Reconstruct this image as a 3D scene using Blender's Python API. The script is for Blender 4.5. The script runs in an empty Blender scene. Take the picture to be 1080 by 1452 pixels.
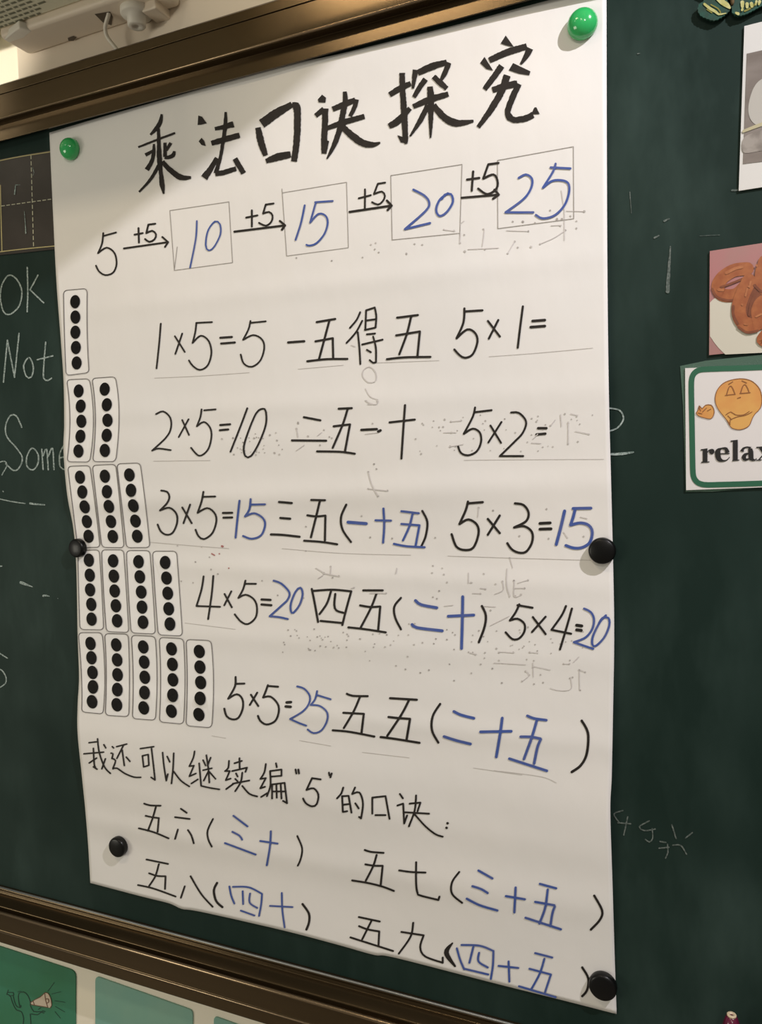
import bpy, bmesh, math, random
from mathutils import Vector, Matrix
C = bpy.context.scene.collection
SC = bpy.context.scene
random.seed(7)

# ------------------------------------------------------------------ camera
# metric frame: X along the chalkboard, Z up, Y into the wall (board face at Y = 0); the poster's top edge hangs at Z = TOP
TOP = 2.03
F, CX, CY = 1092.9, 540.0, 726.0
RX = Vector((0.9169928274942061, -0.028663326398379128, -0.3978725525141743))
RY = Vector((-0.0008464601611443487, -0.9975526426350724, 0.06991429522622038))
RZ = Vector((-0.398902792456458, -0.06377412399683345, -0.9147728807080348))
CAM = Vector((0.86175648, -0.47782935, 0.84572372))      # (right, up, out of the board)

def W3(p):                       # (right, up, out) -> blender
    return Vector((p[0], -p[2], p[1] + TOP))

cd = bpy.data.cameras.new('camera')
cam = bpy.data.objects.new('camera', cd)
C.objects.link(cam)
def _d(v):
    return Vector((v[0], -v[2], v[1]))
ax, ay, az = _d(RX), -_d(RY), -_d(RZ)
m = Matrix((ax, ay, az)).transposed().to_4x4()
m.translation = W3(CAM)
cam.matrix_world = m
cd.sensor_fit = 'VERTICAL'
cd.sensor_height = 36.0
cd.lens = F / 1452.0 * 36.0
cd.clip_start = 0.02
SC.camera = cam

# ------------------------------------------------------------------ world, lamps, exposure
w = bpy.data.worlds.new('world')
SC.world = w
w.use_nodes = True
bg = w.node_tree.nodes['Background']
bg.inputs[0].default_value = (1.0, 0.95, 0.80, 1)
bg.inputs[1].default_value = 0.165
vs = SC.view_settings
vs.view_transform = 'Standard'
vs.look = 'None'
vs.gamma = 1.0
vs.use_curve_mapping = False
vs.exposure = 0.0

def lamp(name, p, power, radius, col=(1.0, 0.93, 0.84), aim=None, angle=None, blend=0.3):
    l = bpy.data.lights.new(name, 'SPOT' if aim else 'POINT')
    l.energy = power
    l.color = col
    l.shadow_soft_size = radius
    o = bpy.data.objects.new(name, l)
    o.location = W3(p)
    if aim:
        l.spot_size = math.radians(angle)
        l.spot_blend = blend
        o.rotation_euler = (W3(aim) - W3(p)).to_track_quat('-Z', 'Y').to_euler()
    C.objects.link(o)
    return o
# ceiling downlights of the classroom
LAMPS = [
    ('ceiling_lamp_right', (1.60, 0.571, 0.70), 84, 0.010, (1.0, 0.955, 1.0)),
    ('ceiling_lamp_left', (-0.75, 0.85, 1.75), 3, 0.09, (1.0, 0.92, 0.80)),
    ('ceiling_lamp_middle', (0.55, 0.85, 2.6), 14, 0.09, (1.0, 0.92, 0.76)),
    ('ceiling_lamp_back', (1.6, 0.85, 3.4), 52, 0.09, (1.0, 0.955, 0.86)),
]
for a in LAMPS: lamp(*a)
lamp('added_wall_spot', (-0.90, -0.10, 0.80), 72, 0.03, (1.0, 0.93, 0.80), aim=(-0.168, 0.12, 0.0), angle=11, blend=0.3)  # invented spot, added to brighten the wall patch left of the device
def panel(name, p, aim, sx, sy, power, col):
    ll = bpy.data.lights.new(name, 'AREA')
    ll.shape = 'RECTANGLE'; ll.size = sx; ll.size_y = sy; ll.energy = power; ll.color = col
    wl = bpy.data.objects.new(name, ll); C.objects.link(wl)
    wl.location = W3(p)
    wl.rotation_euler = (W3(aim) - W3(p)).to_track_quat('-Z', 'Y').to_euler()
panel('added_left_fill', (-1.9, -0.9, 2.4), (.3, -.8, 0), 1.2, 1.0, 24, (1.0, .95, .80))  # added soft fill from the lower left; no known window there
panel('ceiling_panel_light', (0.08, 0.86, 1.28), (0.08, 0, 1.28), .50, .15, 8.5, (1.0, .82, .58))

# ------------------------------------------------------------------ pixel ray onto real surfaces
def ray(u, v):
    a, b = (u - CX) / F, (v - CY) / F
    return RX * a + RY * b + RZ
def on(u, v, z=0.0):
    d = ray(u, v)
    return CAM + d * ((z - CAM[2]) / d[2])
def plane(z):
    return lambda u, v: on(u, v, z)

# the paper sheet does not lie flat: it bulges between the magnets
HL = [(0.0, .0035), (-.11, .0045), (-.21, .005), (-.29, .004), (-.35, .0035), (-.41, .0055), (-.448, .0085), (-.51, .0068), (-.56, .003), (-.59, .0018),
      (-.64, .0025), (-.72, .004), (-.78, .0055), (-.82, .0085), (-.862, .011), (-.928, .008), (-.983, .0045), (-1.03, .0022), (-1.2, .004)]
HR = [(0.03, .003), (-.03, .0018), (-.15, .005), (-.30, .007), (-.42, .006), (-.5, .004), (-.58, .0018), (-.68, .0045), (-.8, .007), (-.864, .0085), (-.95, .006), (-1.066, .0018), (-1.2, .003)]
def lut(T, y):
    if y >= T[0][0]: return T[0][1]
    for (a, p), (b, q) in zip(T, T[1:]):
        if y >= b:
            k = (a - y) / (a - b)
            k = k * k * (3 - 2 * k)
            return p + (q - p) * k
    return T[-1][1]
CREASE = [(-.262, .0012, .014), (-.405, .0015, .016), (-.515, .0020, .017), (-.612, .0016, .013), (-.700, .0013, .015), (-.792, .0018, .014), (-.905, .0013, .02), (-.985, .0016, .018)]
def hh(x, y):
    s = min(1.0, max(0.0, x / .76))
    b = lut(HL, y) * (1 - s) + lut(HR, y) * s
    for c0, a, wd in CREASE:
        t = (y - c0 + .02 * (s - .5) * math.sin(c0 * 40)) / wd
        b += a * math.exp(-t * t) * (.35 + .65 * math.sin(math.pi * min(1, max(0, s * .9 + .05))))
    b += .0008 * math.sin(x * 23 + y * 9) * math.sin(y * 17 - x * 5)
    b += .0048 * math.exp(-(y / .045) ** 2) * math.sin(math.pi * s) ** .7     # the top edge stands off the board between its magnets
    return max(b, .0012)
def paper(off):
    def f(u, v):
        z = .004
        for _ in range(6):
            q = on(u, v, z)
            z = hh(q[0], q[1]) + off
        return on(u, v, z)
    return f

# ------------------------------------------------------------------ materials (all procedural)
def srgb(r, g, b):
    def f(c):
        c /= 255.0
        return c / 12.92 if c <= .04045 else ((c + .055) / 1.055) ** 2.4
    return (f(r), f(g), f(b), 1)
MATS = {}
def mat(name, col, rough=.6, metal=0.0, spec=.5, noise=None, bump=None, coat=0.0, alpha=1.0, coords='Object'):
    """noise = (scale, colour2, low, high); bump = (scale, strength, distance)"""
    if name in MATS: return MATS[name]
    M = bpy.data.materials.new(name)
    M.use_nodes = True
    N, L = M.node_tree.nodes, M.node_tree.links
    b = N['Principled BSDF']
    b.inputs['Base Color'].default_value = col
    b.inputs['Roughness'].default_value = rough
    b.inputs['Metallic'].default_value = metal
    b.inputs['Specular IOR Level'].default_value = spec
    b.inputs['Coat Weight'].default_value = coat
    b.inputs['Coat Roughness'].default_value = .08
    b.inputs['Alpha'].default_value = alpha
    tc = N.new('ShaderNodeTexCoord')
    if noise:
        n = N.new('ShaderNodeTexNoise')
        mp = N.new('ShaderNodeMapping')
        sc = noise[0]
        mp.inputs['Scale'].default_value = sc if isinstance(sc, tuple) else (sc, sc, sc)
        n.inputs['Scale'].default_value = 1.0
        n.inputs['Detail'].default_value = 6
        r = N.new('ShaderNodeValToRGB')
        r.color_ramp.elements[0].position = noise[2]
        r.color_ramp.elements[0].color = col
        r.color_ramp.elements[1].position = noise[3]
        r.color_ramp.elements[1].color = noise[1]
        L.new(tc.outputs[coords], mp.inputs[0]); L.new(mp.outputs[0], n.inputs['Vector'])
        L.new(n.outputs[0], r.inputs[0]); L.new(r.outputs[0], b.inputs['Base Color'])
    if bump:
        n2 = N.new('ShaderNodeTexNoise')
        mp2 = N.new('ShaderNodeMapping')
        sc = bump[0]
        mp2.inputs['Scale'].default_value = sc if isinstance(sc, tuple) else (sc, sc, sc)
        n2.inputs['Scale'].default_value = 1.0
        n2.inputs['Detail'].default_value = 4
        bp = N.new('ShaderNodeBump')
        bp.inputs['Strength'].default_value = bump[1]
        bp.inputs['Distance'].default_value = bump[2]
        L.new(tc.outputs[coords], mp2.inputs[0]); L.new(mp2.outputs[0], n2.inputs['Vector'])
        L.new(n2.outputs[0], bp.inputs['Height']); L.new(bp.outputs[0], b.inputs['Normal'])
    MATS[name] = M
    return M

def board_mat():
    M = bpy.data.materials.new('chalkboard_green')
    M.use_nodes = True
    N, L = M.node_tree.nodes, M.node_tree.links
    b = N['Principled BSDF']
    b.inputs['Roughness'].default_value = .62
    b.inputs['Specular IOR Level'].default_value = .16
    tc = N.new('ShaderNodeTexCoord')
    def noise(scale, rot, det, lo, hi):
        mp = N.new('ShaderNodeMapping')
        mp.inputs['Rotation'].default_value = (0, rot, 0)
        mp.inputs['Scale'].default_value = scale
        n = N.new('ShaderNodeTexNoise')
        n.inputs['Scale'].default_value = 1
        n.inputs['Detail'].default_value = det
        n.inputs['Roughness'].default_value = .6
        r = N.new('ShaderNodeMapRange')
        r.inputs['From Min'].default_value = lo
        r.inputs['From Max'].default_value = hi
        L.new(tc.outputs['Object'], mp.inputs[0]); L.new(mp.outputs[0], n.inputs['Vector']); L.new(n.outputs[0], r.inputs['Value'])
        return r.outputs[0]
    a = noise((9, 9, 3.2), .5, 5, .42, .80)         # wiping smears of the eraser
    c = noise((2.4, 2.4, 2.4), 0, 3, .35, .75)       # where dust is left
    mu = N.new('ShaderNodeMath'); mu.operation = 'MULTIPLY'
    L.new(a, mu.inputs[0]); L.new(c, mu.inputs[1])
    mx = N.new('ShaderNodeMix'); mx.data_type = 'RGBA'
    mx.inputs[6].default_value = (.0082, .0212, .0165, 1)
    mx.inputs[7].default_value = (.058, .095, .083, 1)
    # more dust is left around the writing on the left of the board
    sx = N.new('ShaderNodeSeparateXYZ'); L.new(tc.outputs['Object'], sx.inputs[0])
    mr = N.new('ShaderNodeMapRange'); mr.inputs['From Min'].default_value = -.25; mr.inputs['From Max'].default_value = -.55
    mr.inputs['To Min'].default_value = 0; mr.inputs['To Max'].default_value = .34
    L.new(sx.outputs['X'], mr.inputs['Value'])
    ad = N.new('ShaderNodeMath'); ad.operation = 'MULTIPLY'
    L.new(c, ad.inputs[0]); L.new(mr.outputs[0], ad.inputs[1])
    m3 = N.new('ShaderNodeMath'); m3.operation = 'ADD'; m3.use_clamp = True
    L.new(mu.outputs[0], m3.inputs[0]); L.new(ad.outputs[0], m3.inputs[1])
    # one broad diagonal wipe of the eraser, low on the right
    p0, p1 = on(880, 1210), on(1080, 1330)
    tx, tz = p1[0] - p0[0], p1[1] - p0[1]
    tl = math.hypot(tx, tz)
    nx, nz = -tz / tl, tx / tl
    bo = Vector(chalkboard['_o'])
    dt = N.new('ShaderNodeVectorMath'); dt.operation = 'DOT_PRODUCT'
    dt.inputs[1].default_value = (nx, 0, nz)
    L.new(tc.outputs['Object'], dt.inputs[0])
    cc = nx * (p0[0] - bo.x) + nz * (p0[1] + TOP - bo.z)
    sb = N.new('ShaderNodeMath'); sb.operation = 'SUBTRACT'; sb.inputs[1].default_value = cc
    ab = N.new('ShaderNodeMath'); ab.operation = 'ABSOLUTE'
    L.new(dt.outputs['Value'], sb.inputs[0]); L.new(sb.outputs[0], ab.inputs[0])
    mk = N.new('ShaderNodeMapRange'); mk.interpolation_type = 'SMOOTHSTEP'
    mk.inputs['From Min'].default_value = .075; mk.inputs['From Max'].default_value = .02
    mk.inputs['To Min'].default_value = 0; mk.inputs['To Max'].default_value = .26
    L.new(ab.outputs[0], mk.inputs['Value'])
    xr = N.new('ShaderNodeMapRange'); xr.interpolation_type = 'SMOOTHSTEP'
    xr.inputs['From Min'].default_value = .30; xr.inputs['From Max'].default_value = .40
    L.new(sx.outputs['X'], xr.inputs['Value'])
    q1 = N.new('ShaderNodeMath'); q1.operation = 'MULTIPLY'
    L.new(mk.outputs[0], q1.inputs[0]); L.new(xr.outputs[0], q1.inputs[1])
    a2 = N.new('ShaderNodeMath'); a2.operation = 'MULTIPLY_ADD'; a2.inputs[1].default_value = .8; a2.inputs[2].default_value = .25
    L.new(a, a2.inputs[0])
    q2 = N.new('ShaderNodeMath'); q2.operation = 'MULTIPLY'
    L.new(q1.outputs[0], q2.inputs[0]); L.new(a2.outputs[0], q2.inputs[1])
    m4 = N.new('ShaderNodeMath'); m4.operation = 'ADD'; m4.use_clamp = True
    L.new(m3.outputs[0], m4.inputs[0]); L.new(q2.outputs[0], m4.inputs[1])
    m3 = m4
    mu = m3
    L.new(mu.outputs[0], mx.inputs[0]); L.new(mx.outputs[2], b.inputs['Base Color'])
    return M
PAPER = mat('white_poster_paper', (.80, .775, .745, 1), .55, spec=.35, noise=((3, 3, 3), (.77, .755, .735, 1), .4, .65), bump=((28, 28, 14), .22, .004))
CARD = mat('white_card_stock', (.84, .825, .81, 1), .5, spec=.35)
INK = mat('black_marker_ink', (.0145, .0115, .0095, 1), .6, spec=.3, noise=(90, (.024, .018, .0155, 1), .4, .7))
PRINT = mat('black_print', (.006, .0052, .005, 1), .6, spec=.12, noise=(300, (.011, .0095, .0085, 1), .4, .7))
BLUE = mat('blue_marker_ink', (.052, .098, .34, 1), .6, spec=.3, noise=(60, (.085, .12, .33, 1), .4, .7))
PENCIL = mat('grey_pencil', (.30, .275, .25, 1), .7)
FAINT = mat('faint_pencil', (.53, .50, .475, 1), .7)
GHOST = mat('bled_through_ink', (.34, .315, .30, 1), .7, noise=(70, (.56, .53, .50, 1), .35, .65))
GHOST2 = mat('bled_through_ink_pale', (.60, .565, .55, 1), .7)
RED = mat('red_speck_ink', (.42, .16, .15, 1), .7)
CHALK = mat('white_chalk', (.37, .44, .42, 1), .9, noise=(500, (.13, .18, .165, 1), .42, .62))
CHALKF = mat('faded_chalk', (.13, .155, .14, 1), .9, noise=(400, (.055, .075, .065, 1), .4, .6))
BRONZE = mat('bronze_anodised_aluminium', (.098, .067, .034, 1), .21, metal=.82, noise=((.8, 90, 90), (.088, .060, .030, 1), .35, .7))
WALL = mat('cream_wall_paint', (.86, .80, .66, 1), .8, bump=(60, .1, .003))
DEVICE = mat('beige_plastic_housing', (.78, .68, .56, 1), .5, bump=(200, .05, .001))

# ------------------------------------------------------------------ mesh helpers
def link(name, verts, faces, material, parent=None, origin=None, smooth=False):
    """verts in (right, up, out); linked as ONE mesh object"""
    me = bpy.data.meshes.new(name)
    if parent is not None:
        o0 = parent['_o'] if '_o' in parent.keys() else (0, 0, 0)
        o0 = Vector(o0)
    else:
        o0 = W3(origin) if origin is not None else sum((W3(v) for v in verts), Vector()) / max(1, len(verts))
    me.from_pydata([tuple(W3(v) - o0) for v in verts], [], faces)
    me.update()
    bm = bmesh.new(); bm.from_mesh(me)
    bmesh.ops.recalc_face_normals(bm, faces=bm.faces)
    bm.to_mesh(me); bm.free()
    if material: me.materials.append(material)
    if smooth:
        for p in me.polygons: p.use_smooth = True
    ob = bpy.data.objects.new(name, me)
    C.objects.link(ob)
    ob['_o'] = tuple(o0)
    if parent is not None:
        ob.parent = parent
    else:
        ob.location = o0
    return ob
def empty(name, p):
    o = bpy.data.objects.new(name, None)
    o.empty_display_size = .02
    C.objects.link(o)
    o.location = W3(p)
    o['_o'] = tuple(W3(p))
    return o
def tag(o, label=None, cat=None, group=None, kind=None):
    if label: o['label'] = label
    if cat: o['category'] = cat
    if group: o['group'] = group
    if kind: o['kind'] = kind
    return o
def join(*parts):
    V, Fc = [], []
    for v, f in parts:
        n = len(V)
        V += list(v)
        Fc += [tuple(i + n for i in q) for q in f]
    return V, Fc
def box(x0, x1, y0, y1, z0, z1):
    v = [Vector((x, y, z)) for z in (z0, z1) for y in (y0, y1) for x in (x0, x1)]
    return v, [(0, 1, 3, 2), (4, 6, 7, 5), (0, 4, 5, 1), (2, 3, 7, 6), (0, 2, 6, 4), (1, 5, 7, 3)]
def bevel(o, wd, seg=3):
    md = o.modifiers.new('bevel', 'BEVEL'); md.width = wd; md.segments = seg; md.limit_method = 'ANGLE'
    for p in o.data.polygons: p.use_smooth = True
    o.modifiers.new('wn', 'WEIGHTED_NORMAL')

# --- pen strokes -----------------------------------------------------------
def catmull(P, step):
    if len(P) == 2:
        n = max(1, int(math.dist(P[0][:2], P[1][:2]) / step))
        return [tuple(P[0][k] + (P[1][k] - P[0][k]) * i / n for k in range(3)) for i in range(n + 1)]
    out = []
    closed = math.dist(P[0][:2], P[-1][:2]) < 1e-6
    Q = ([P[-2]] + P + [P[1]]) if closed else ([P[0]] + P + [P[-1]])
    for i in range(1, len(Q) - 2):
        a, b, c, d = Q[i - 1], Q[i], Q[i + 1], Q[i + 2]
        n = max(2, int(math.dist(b[:2], c[:2]) / step))
        for j in range(n):
            t = j / n
            out.append(tuple(.5 * (2 * b[k] + (c[k] - a[k]) * t + (2 * a[k] - 5 * b[k] + 4 * c[k] - d[k]) * t * t + (3 * b[k] - a[k] - 3 * c[k] + d[k]) * t ** 3) for k in range(3)))
    out.append(tuple(P[-1]))
    return out
def parse(tile, text, wd):
    """'x,y x,y* x,y ; ...' in enlarged coordinates of one view; '*' marks a sharp corner; a third number is the local width"""
    ox, oy, sc = tile
    res = []
    for st in text.split(';'):
        cur = []
        for tok in st.split():
            star = tok.endswith('*')
            n = [float(t) for t in tok.rstrip('*').split(',')]
            p = (ox + n[0] / sc, oy + n[1] / sc, (n[2] if len(n) > 2 else wd) / sc)
            cur.append(p)
            if star:
                if len(cur) > 1: res.append(cur)
                cur = [p]
        if len(cur) > 1: res.append(cur)
        elif len(cur) == 1 and not st.strip().endswith('*'):
            p = cur[0]; res.append([p, (p[0] + .4, p[1] + .2, p[2])])
    return res
def ribbon(stroke, surf, step=3.0, caps=True, jit=0.0):
    P = catmull(stroke, step)
    V, Fc = [], []
    n = len(P)
    L = []
    for i, (x, y, wd) in enumerate(P):
        a, b = P[max(0, i - 1)], P[min(n - 1, i + 1)]
        dx, dy = b[0] - a[0], b[1] - a[1]
        l = math.hypot(dx, dy) or 1
        L.append((-dy / l, dx / l))
    for i, (x, y, wd) in enumerate(P):
        nx, ny = L[i]
        r1 = wd / 2 * (1 + jit * (random.random() - .5)); r2 = wd / 2 * (1 + jit * (random.random() - .5))
        V.append(surf(x + nx * r1, y + ny * r1)); V.append(surf(x - nx * r2, y - ny * r2))
    for i in range(n - 1):
        Fc.append((2 * i, 2 * i + 1, 2 * i + 3, 2 * i + 2))
    if caps:
        for i in (0, n - 1):
            x, y, wd = P[i]
            nx, ny = L[i]
            sg = -1 if i == 0 else 1
            fx, fy = ny * sg, -nx * sg
            idx = [2 * i]
            for k in range(1, 6):
                a = math.pi * k / 6
                idx.append(len(V))
                V.append(surf(x + (nx * math.cos(a) + fx * math.sin(a)) * wd / 2, y + (ny * math.cos(a) + fy * math.sin(a)) * wd / 2))
            idx.append(2 * i + 1)
            Fc.append(tuple(idx))
    return V, Fc
def lift(V, i):              # later strokes lie a hair above earlier ones
    for v in V: v[2] += (i % 40) * 4e-6
def write(name, items, surf, material, parent, jit=0.0, label=None):
    """items = [(tile, width, text)]"""
    parts = []
    for tile, wd, text in items:
        for s in parse(tile, text, wd):
            V, Fc = ribbon(s, surf, jit=jit)
            lift(V, len(parts))
            parts.append((V, Fc))
    o = link(name, *join(*parts), material, parent)
    if label: o['label'] = label
    return o
def polyshape(pts, surf):
    return [surf(*p) for p in pts], [tuple(range(len(pts)))]
def poly(tile, text):
    ox, oy, sc = tile
    return [(ox + float(t.split(',')[0]) / sc, oy + float(t.split(',')[1]) / sc) for t in text.split()]
def blob(tile, text, step=2.5):
    P = [(x, y, 1) for x, y in poly(tile, text)]
    P.append(P[0])
    return [(x, y) for x, y, _ in catmull(P, step)[:-1]]
def fan(pts, surf):
    """filled outline with a middle point, safe for wavy surfaces"""
    cx = sum(p[0] for p in pts) / len(pts); cy = sum(p[1] for p in pts) / len(pts)
    V = [surf(cx, cy)]
    R = 3
    n = len(pts)
    for r in range(1, R + 1):
        for p in pts:
            V.append(surf(cx + (p[0] - cx) * r / R, cy + (p[1] - cy) * r / R))
    Fc = [(0, 1 + i, 1 + (i + 1) % n) for i in range(n)]
    for r in range(R - 1):
        for i in range(n):
            a, b = 1 + r * n, 1 + (r + 1) * n
            Fc.append((a + i, b + i, b + (i + 1) % n, a + (i + 1) % n))
    return V, Fc

# views the writing was measured in: (left, top, enlargement)
T1, T2, T3 = (180, 130, 5.4), (350, 90, 5.4), (540, 40, 4.5)
T4, T5, T6 = (120, 250, 4.5), (340, 220, 4.5), (540, 200, 3.484)
A1, A2, A3 = (200, 420, 4.5), (400, 420, 4.5), (620, 420, 4.5)
A4, A5, A6 = (200, 660, 4.5), (400, 660, 4.5), (630, 680, 4.154)
B1, B2, B3, B4 = (300, 940, 4.5), (500, 940, 4.5), (700, 940, 6.0), (110, 1030, 5.4)
B5, B6, B7 = (180, 1120, 4.0), (440, 1080, 4.909), (480, 1180, 2.7)
C1, C2, C3 = (80, 400, 5.586), (80, 640, 5.185), (90, 880, 4.696)
PX = (0, 0, 1.0)

# ------------------------------------------------------------------ setting: the wall
wz = -.016
tag(link('wall_back', *box(-3.0, 4.0, -2.03, 0.95, wz - .12, wz), WALL), kind='structure')
tag(link('floor', *box(-3.0, 4.0, -2.09, -2.03, wz - .12, 4.2), mat('grey_floor', (.30, .27, .23, 1), .5, noise=(3, (.24, .22, .19, 1), .4, .6))), kind='structure')

# ------------------------------------------------------------------ chalkboard
XL, XR = -1.6, 2.4
chalkboard = empty('chalkboard', (.4, -1.21, 0))
tag(chalkboard, 'dark green chalkboard in a bronze frame, hung on the cream wall', 'chalkboard')
BOARD = board_mat()
link('board_surface', *box(XL, XR, -1.142, .010, wz, 0), BOARD, chalkboard)
def profile(name, prof, x0, x1, mt, parent):
    """prof: closed outline of (up, out), rounded by a bevel"""
    n = len(prof)
    V = [Vector((x0, y, z)) for y, z in prof] + [Vector((x1, y, z)) for y, z in prof]
    Fc = [(i, (i + 1) % n, n + (i + 1) % n, n + i) for i in range(n)] + [tuple(range(n - 1, -1, -1)), tuple(range(n, 2 * n))]
    o = link(name, V, Fc, mt, parent)
    bevel(o, .0016, 3)
    return o
profile('frame_rail', [(.0104, wz), (.0104, .0112), (-.0018, .0120), (-.0022, .0150), (.0185, .0149), (.0190, .0250), (.0210, .0285), (.0300, .0290), (.0515, .0290), (.0519, .0270), (.0525, .0270), (.0529, .0290), (.0640, .0290), (.0672, .0262), (.0672, wz)], XL, XR, BRONZE, chalkboard)
profile('frame_rail', [(-1.1352, wz), (-1.1352, .0048), (-1.1378, .0062), (-1.1400, .0048), (-1.1450, .0055), (-1.1498, .0255), (-1.1512, .0262), (-1.1590, .0240), (-1.1590, .0300), (-1.1562, .0318), (-1.1592, .0315),
                       (-1.1860, .0300), (-1.1872, .0312), (-1.1892, .0312), (-1.1904, .0300), (-1.2060, .0300), (-1.2085, .0275), (-1.2085, wz)], XL, XR, BRONZE, chalkboard)
def bead(name, y, z, r, mt):
    n = 14
    V = [Vector((x, y + r * math.cos(math.tau * k / n), z + r * math.sin(math.tau * k / n))) for x in (XL, XR) for k in range(n)]
    Fc = [(k, (k + 1) % n, n + (k + 1) % n, n + k) for k in range(n)] + [tuple(range(n)), tuple(range(n, 2 * n))]
    link(name, V, Fc, mt, chalkboard, smooth=True)
POL = mat('polished_bronze_edge', (.34, .25, .16, 1), .22, metal=.9, noise=((3, 40, 40), (.25, .18, .11, 1), .4, .65))
ALU = mat('grey_aluminium_edge', (.36, .36, .34, 1), .38, metal=.75, noise=((6, 40, 40), (.20, .21, .21, 1), .4, .65))
bead('frame_edge_bead', -1.1560, .0318, .0024, POL)
bead('frame_edge_bead', -1.1880, .0304, .0013, POL)
bead('frame_edge_bead', -1.1358, .0046, .0016, ALU)
bead('frame_edge_bead', .0205, .0278, .0013, POL)
cs = plane(.0006)
D1, D2, R4, R7, G8 = (0, 360, 3.631), (0, 560, 3.3), (740, 320, 3.176), (780, 1050, 3.6), (0, 180, 7.26)
write('chalk_writing', [(D1, 7.5, '45,110 10,160 2,230 20,300 55,310 100,265 112,190 85,130 45,110;140,70 143,190 140,298;195,110 155,185;155,185 225,252')], cs, CHALK, chalkboard, .25)
write('chalk_writing', [(D1, 7.5, '18,660 38,445*;38,445 75,635*;75,635 98,410;145,535 122,575 135,630 160,635 172,590 160,545 145,535;235,455 225,580 225,640 245,652 265,640;192,545 272,525')], cs, CHALK, chalkboard, .25)
write('chalk_writing', [(D1, 7.5, '112,893 85,835 55,832 30,880 35,940 85,1000 115,1050 100,1100 70,1115 30,1080;165,1000 138,1045 140,1095 170,1112 195,1080 195,1030 165,1000;215,1005 222,1110;222,1040 240,1005 248,1112;250,1040 270,1000 278,1110;330,985 308,1030 310,1095 335,1112;310,1050 330,1046')], cs, CHALK, chalkboard, .25)
write('chalk_mark', [(D1, 6, '-12,1080 0,1072 25,1068 35,1090 10,1138')], cs, CHALK, chalkboard, .25)
write('chalk_mark', [(D1, 6, '15,1222 17,1224')], cs, CHALK, chalkboard, .25)
write('chalk_mark', [(D1, 6, '0,1262,5 60,1275,6 130,1285,5;155,1285,10 185,1289,9 230,1292,6')], cs, CHALK, chalkboard, .25)
for t_ in '98,878,14 115,884,12 152,898,3|203,940,10 215,938,8 230,942,4;270,952,3|0,1210,7 35,1232,5;-8,1280 10,1290 28,1320 25,1350 -6,1372|0,802 8,801'.split('|'):
    write('chalk_mark', [(D2, 6, t_)], cs, CHALK, chalkboard, .25)
write('chalk_writing', [(R4, 7, '385,822 395,822 440,832 456,870 430,910 385,928')], cs, CHALK, chalkboard, .25)
write('chalk_mark', [(R4, 7, '385,1030,9 450,1027,12 500,1020,7')], cs, CHALK, chalkboard, .25)
for t_ in '668,1111,6 662,1196,12 655,1312,18|596,1071,8 615,1061,6|640,995,9 662,985,6|485,865,4 492,960,3|520,242,5 530,240,4|945,857,9 970,856,9|800,1062,2 890,1058,2'.split('|'):
    write('chalk_mark', [((740, 0, 3.176), 9, t_)], cs, CHALKF, chalkboard, .3)
write('chalk_writing', [(R7, 7, '370,358 325,375 350,418;345,420 410,425;395,390 375,482;505,410 455,440 480,460 535,452;520,450 522,500 505,518 485,505;560,515 590,520;555,550 605,545;598,530 600,570 588,600;690,498 725,470;620,430 642,500;625,535 665,535 695,580')], cs, CHALKF, chalkboard, .3)

# dark gridded practice sheet left of the poster, half hidden by it
zs = .0016
GRIDM = mat('dark_soft_magnet_sheet', (.034, .027, .021, 1), .42, spec=.5, noise=(14, (.047, .038, .032, 1), .4, .7))
YEL = mat('yellow_grid_line', (.46, .40, .19, 1), .6)
DASH = mat('pale_dashed_line', (.46, .45, .33, 1), .6)
def quad(c, z0, z1):
    """thin card standing on the board between z0 and z1 with corners c seen on its front"""
    f = [on(u, v, z1) for u, v in c]
    b = [Vector((p[0], p[1], z0)) for p in f]
    n = len(f)
    return f + b, [tuple(range(n)), tuple(range(2 * n - 1, n - 1, -1))] + [(i, (i + 1) % n, n + (i + 1) % n, n + i) for i in range(n)]
sheet = link('writing_grid_sheet', *quad([(-200, 262), (110, 206), (110, 350), (-200, 383)], .0002, zs), GRIDM)
tag(sheet, 'dark brown practice grid sheet with yellow borders and dashed cross, left of the poster', 'grid sheet')
gs = plane(zs + .0004)
write('border_line', [(G8, 10, '-900,575 0,347 510,257 700,222;-900,1420 10,1284 570,1225 700,1212;4,600 8,800 20,1284;-640,490 -600,1370')], gs, YEL, sheet)
dl = []
def dash(a, b, n):
    for i in range(n):
        k0, k1 = (i + .12) / n, (i + .68) / n
        dl.append('%f,%f %f,%f' % (a[0] + (b[0] - a[0]) * k0, a[1] + (b[1] - a[1]) * k0, a[0] + (b[0] - a[0]) * k1, a[1] + (b[1] - a[1]) * k1))
dash((318, 285), (346, 1245), 15)
dash((10, 815), (540, 742), 10)
write('dashed_line', [(G8, 9, ';'.join(dl))], gs, DASH, sheet)
write('chalk_mark', [(G8, 9, '150,690,14 156,640,12 160,600,8;160,597,8 205,596,4;265,1092,14 262,1020,8 250,870,4;335,420,5 350,470,4 335,500,3')], plane(zs + .0008), CHALK, sheet, .3)

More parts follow.
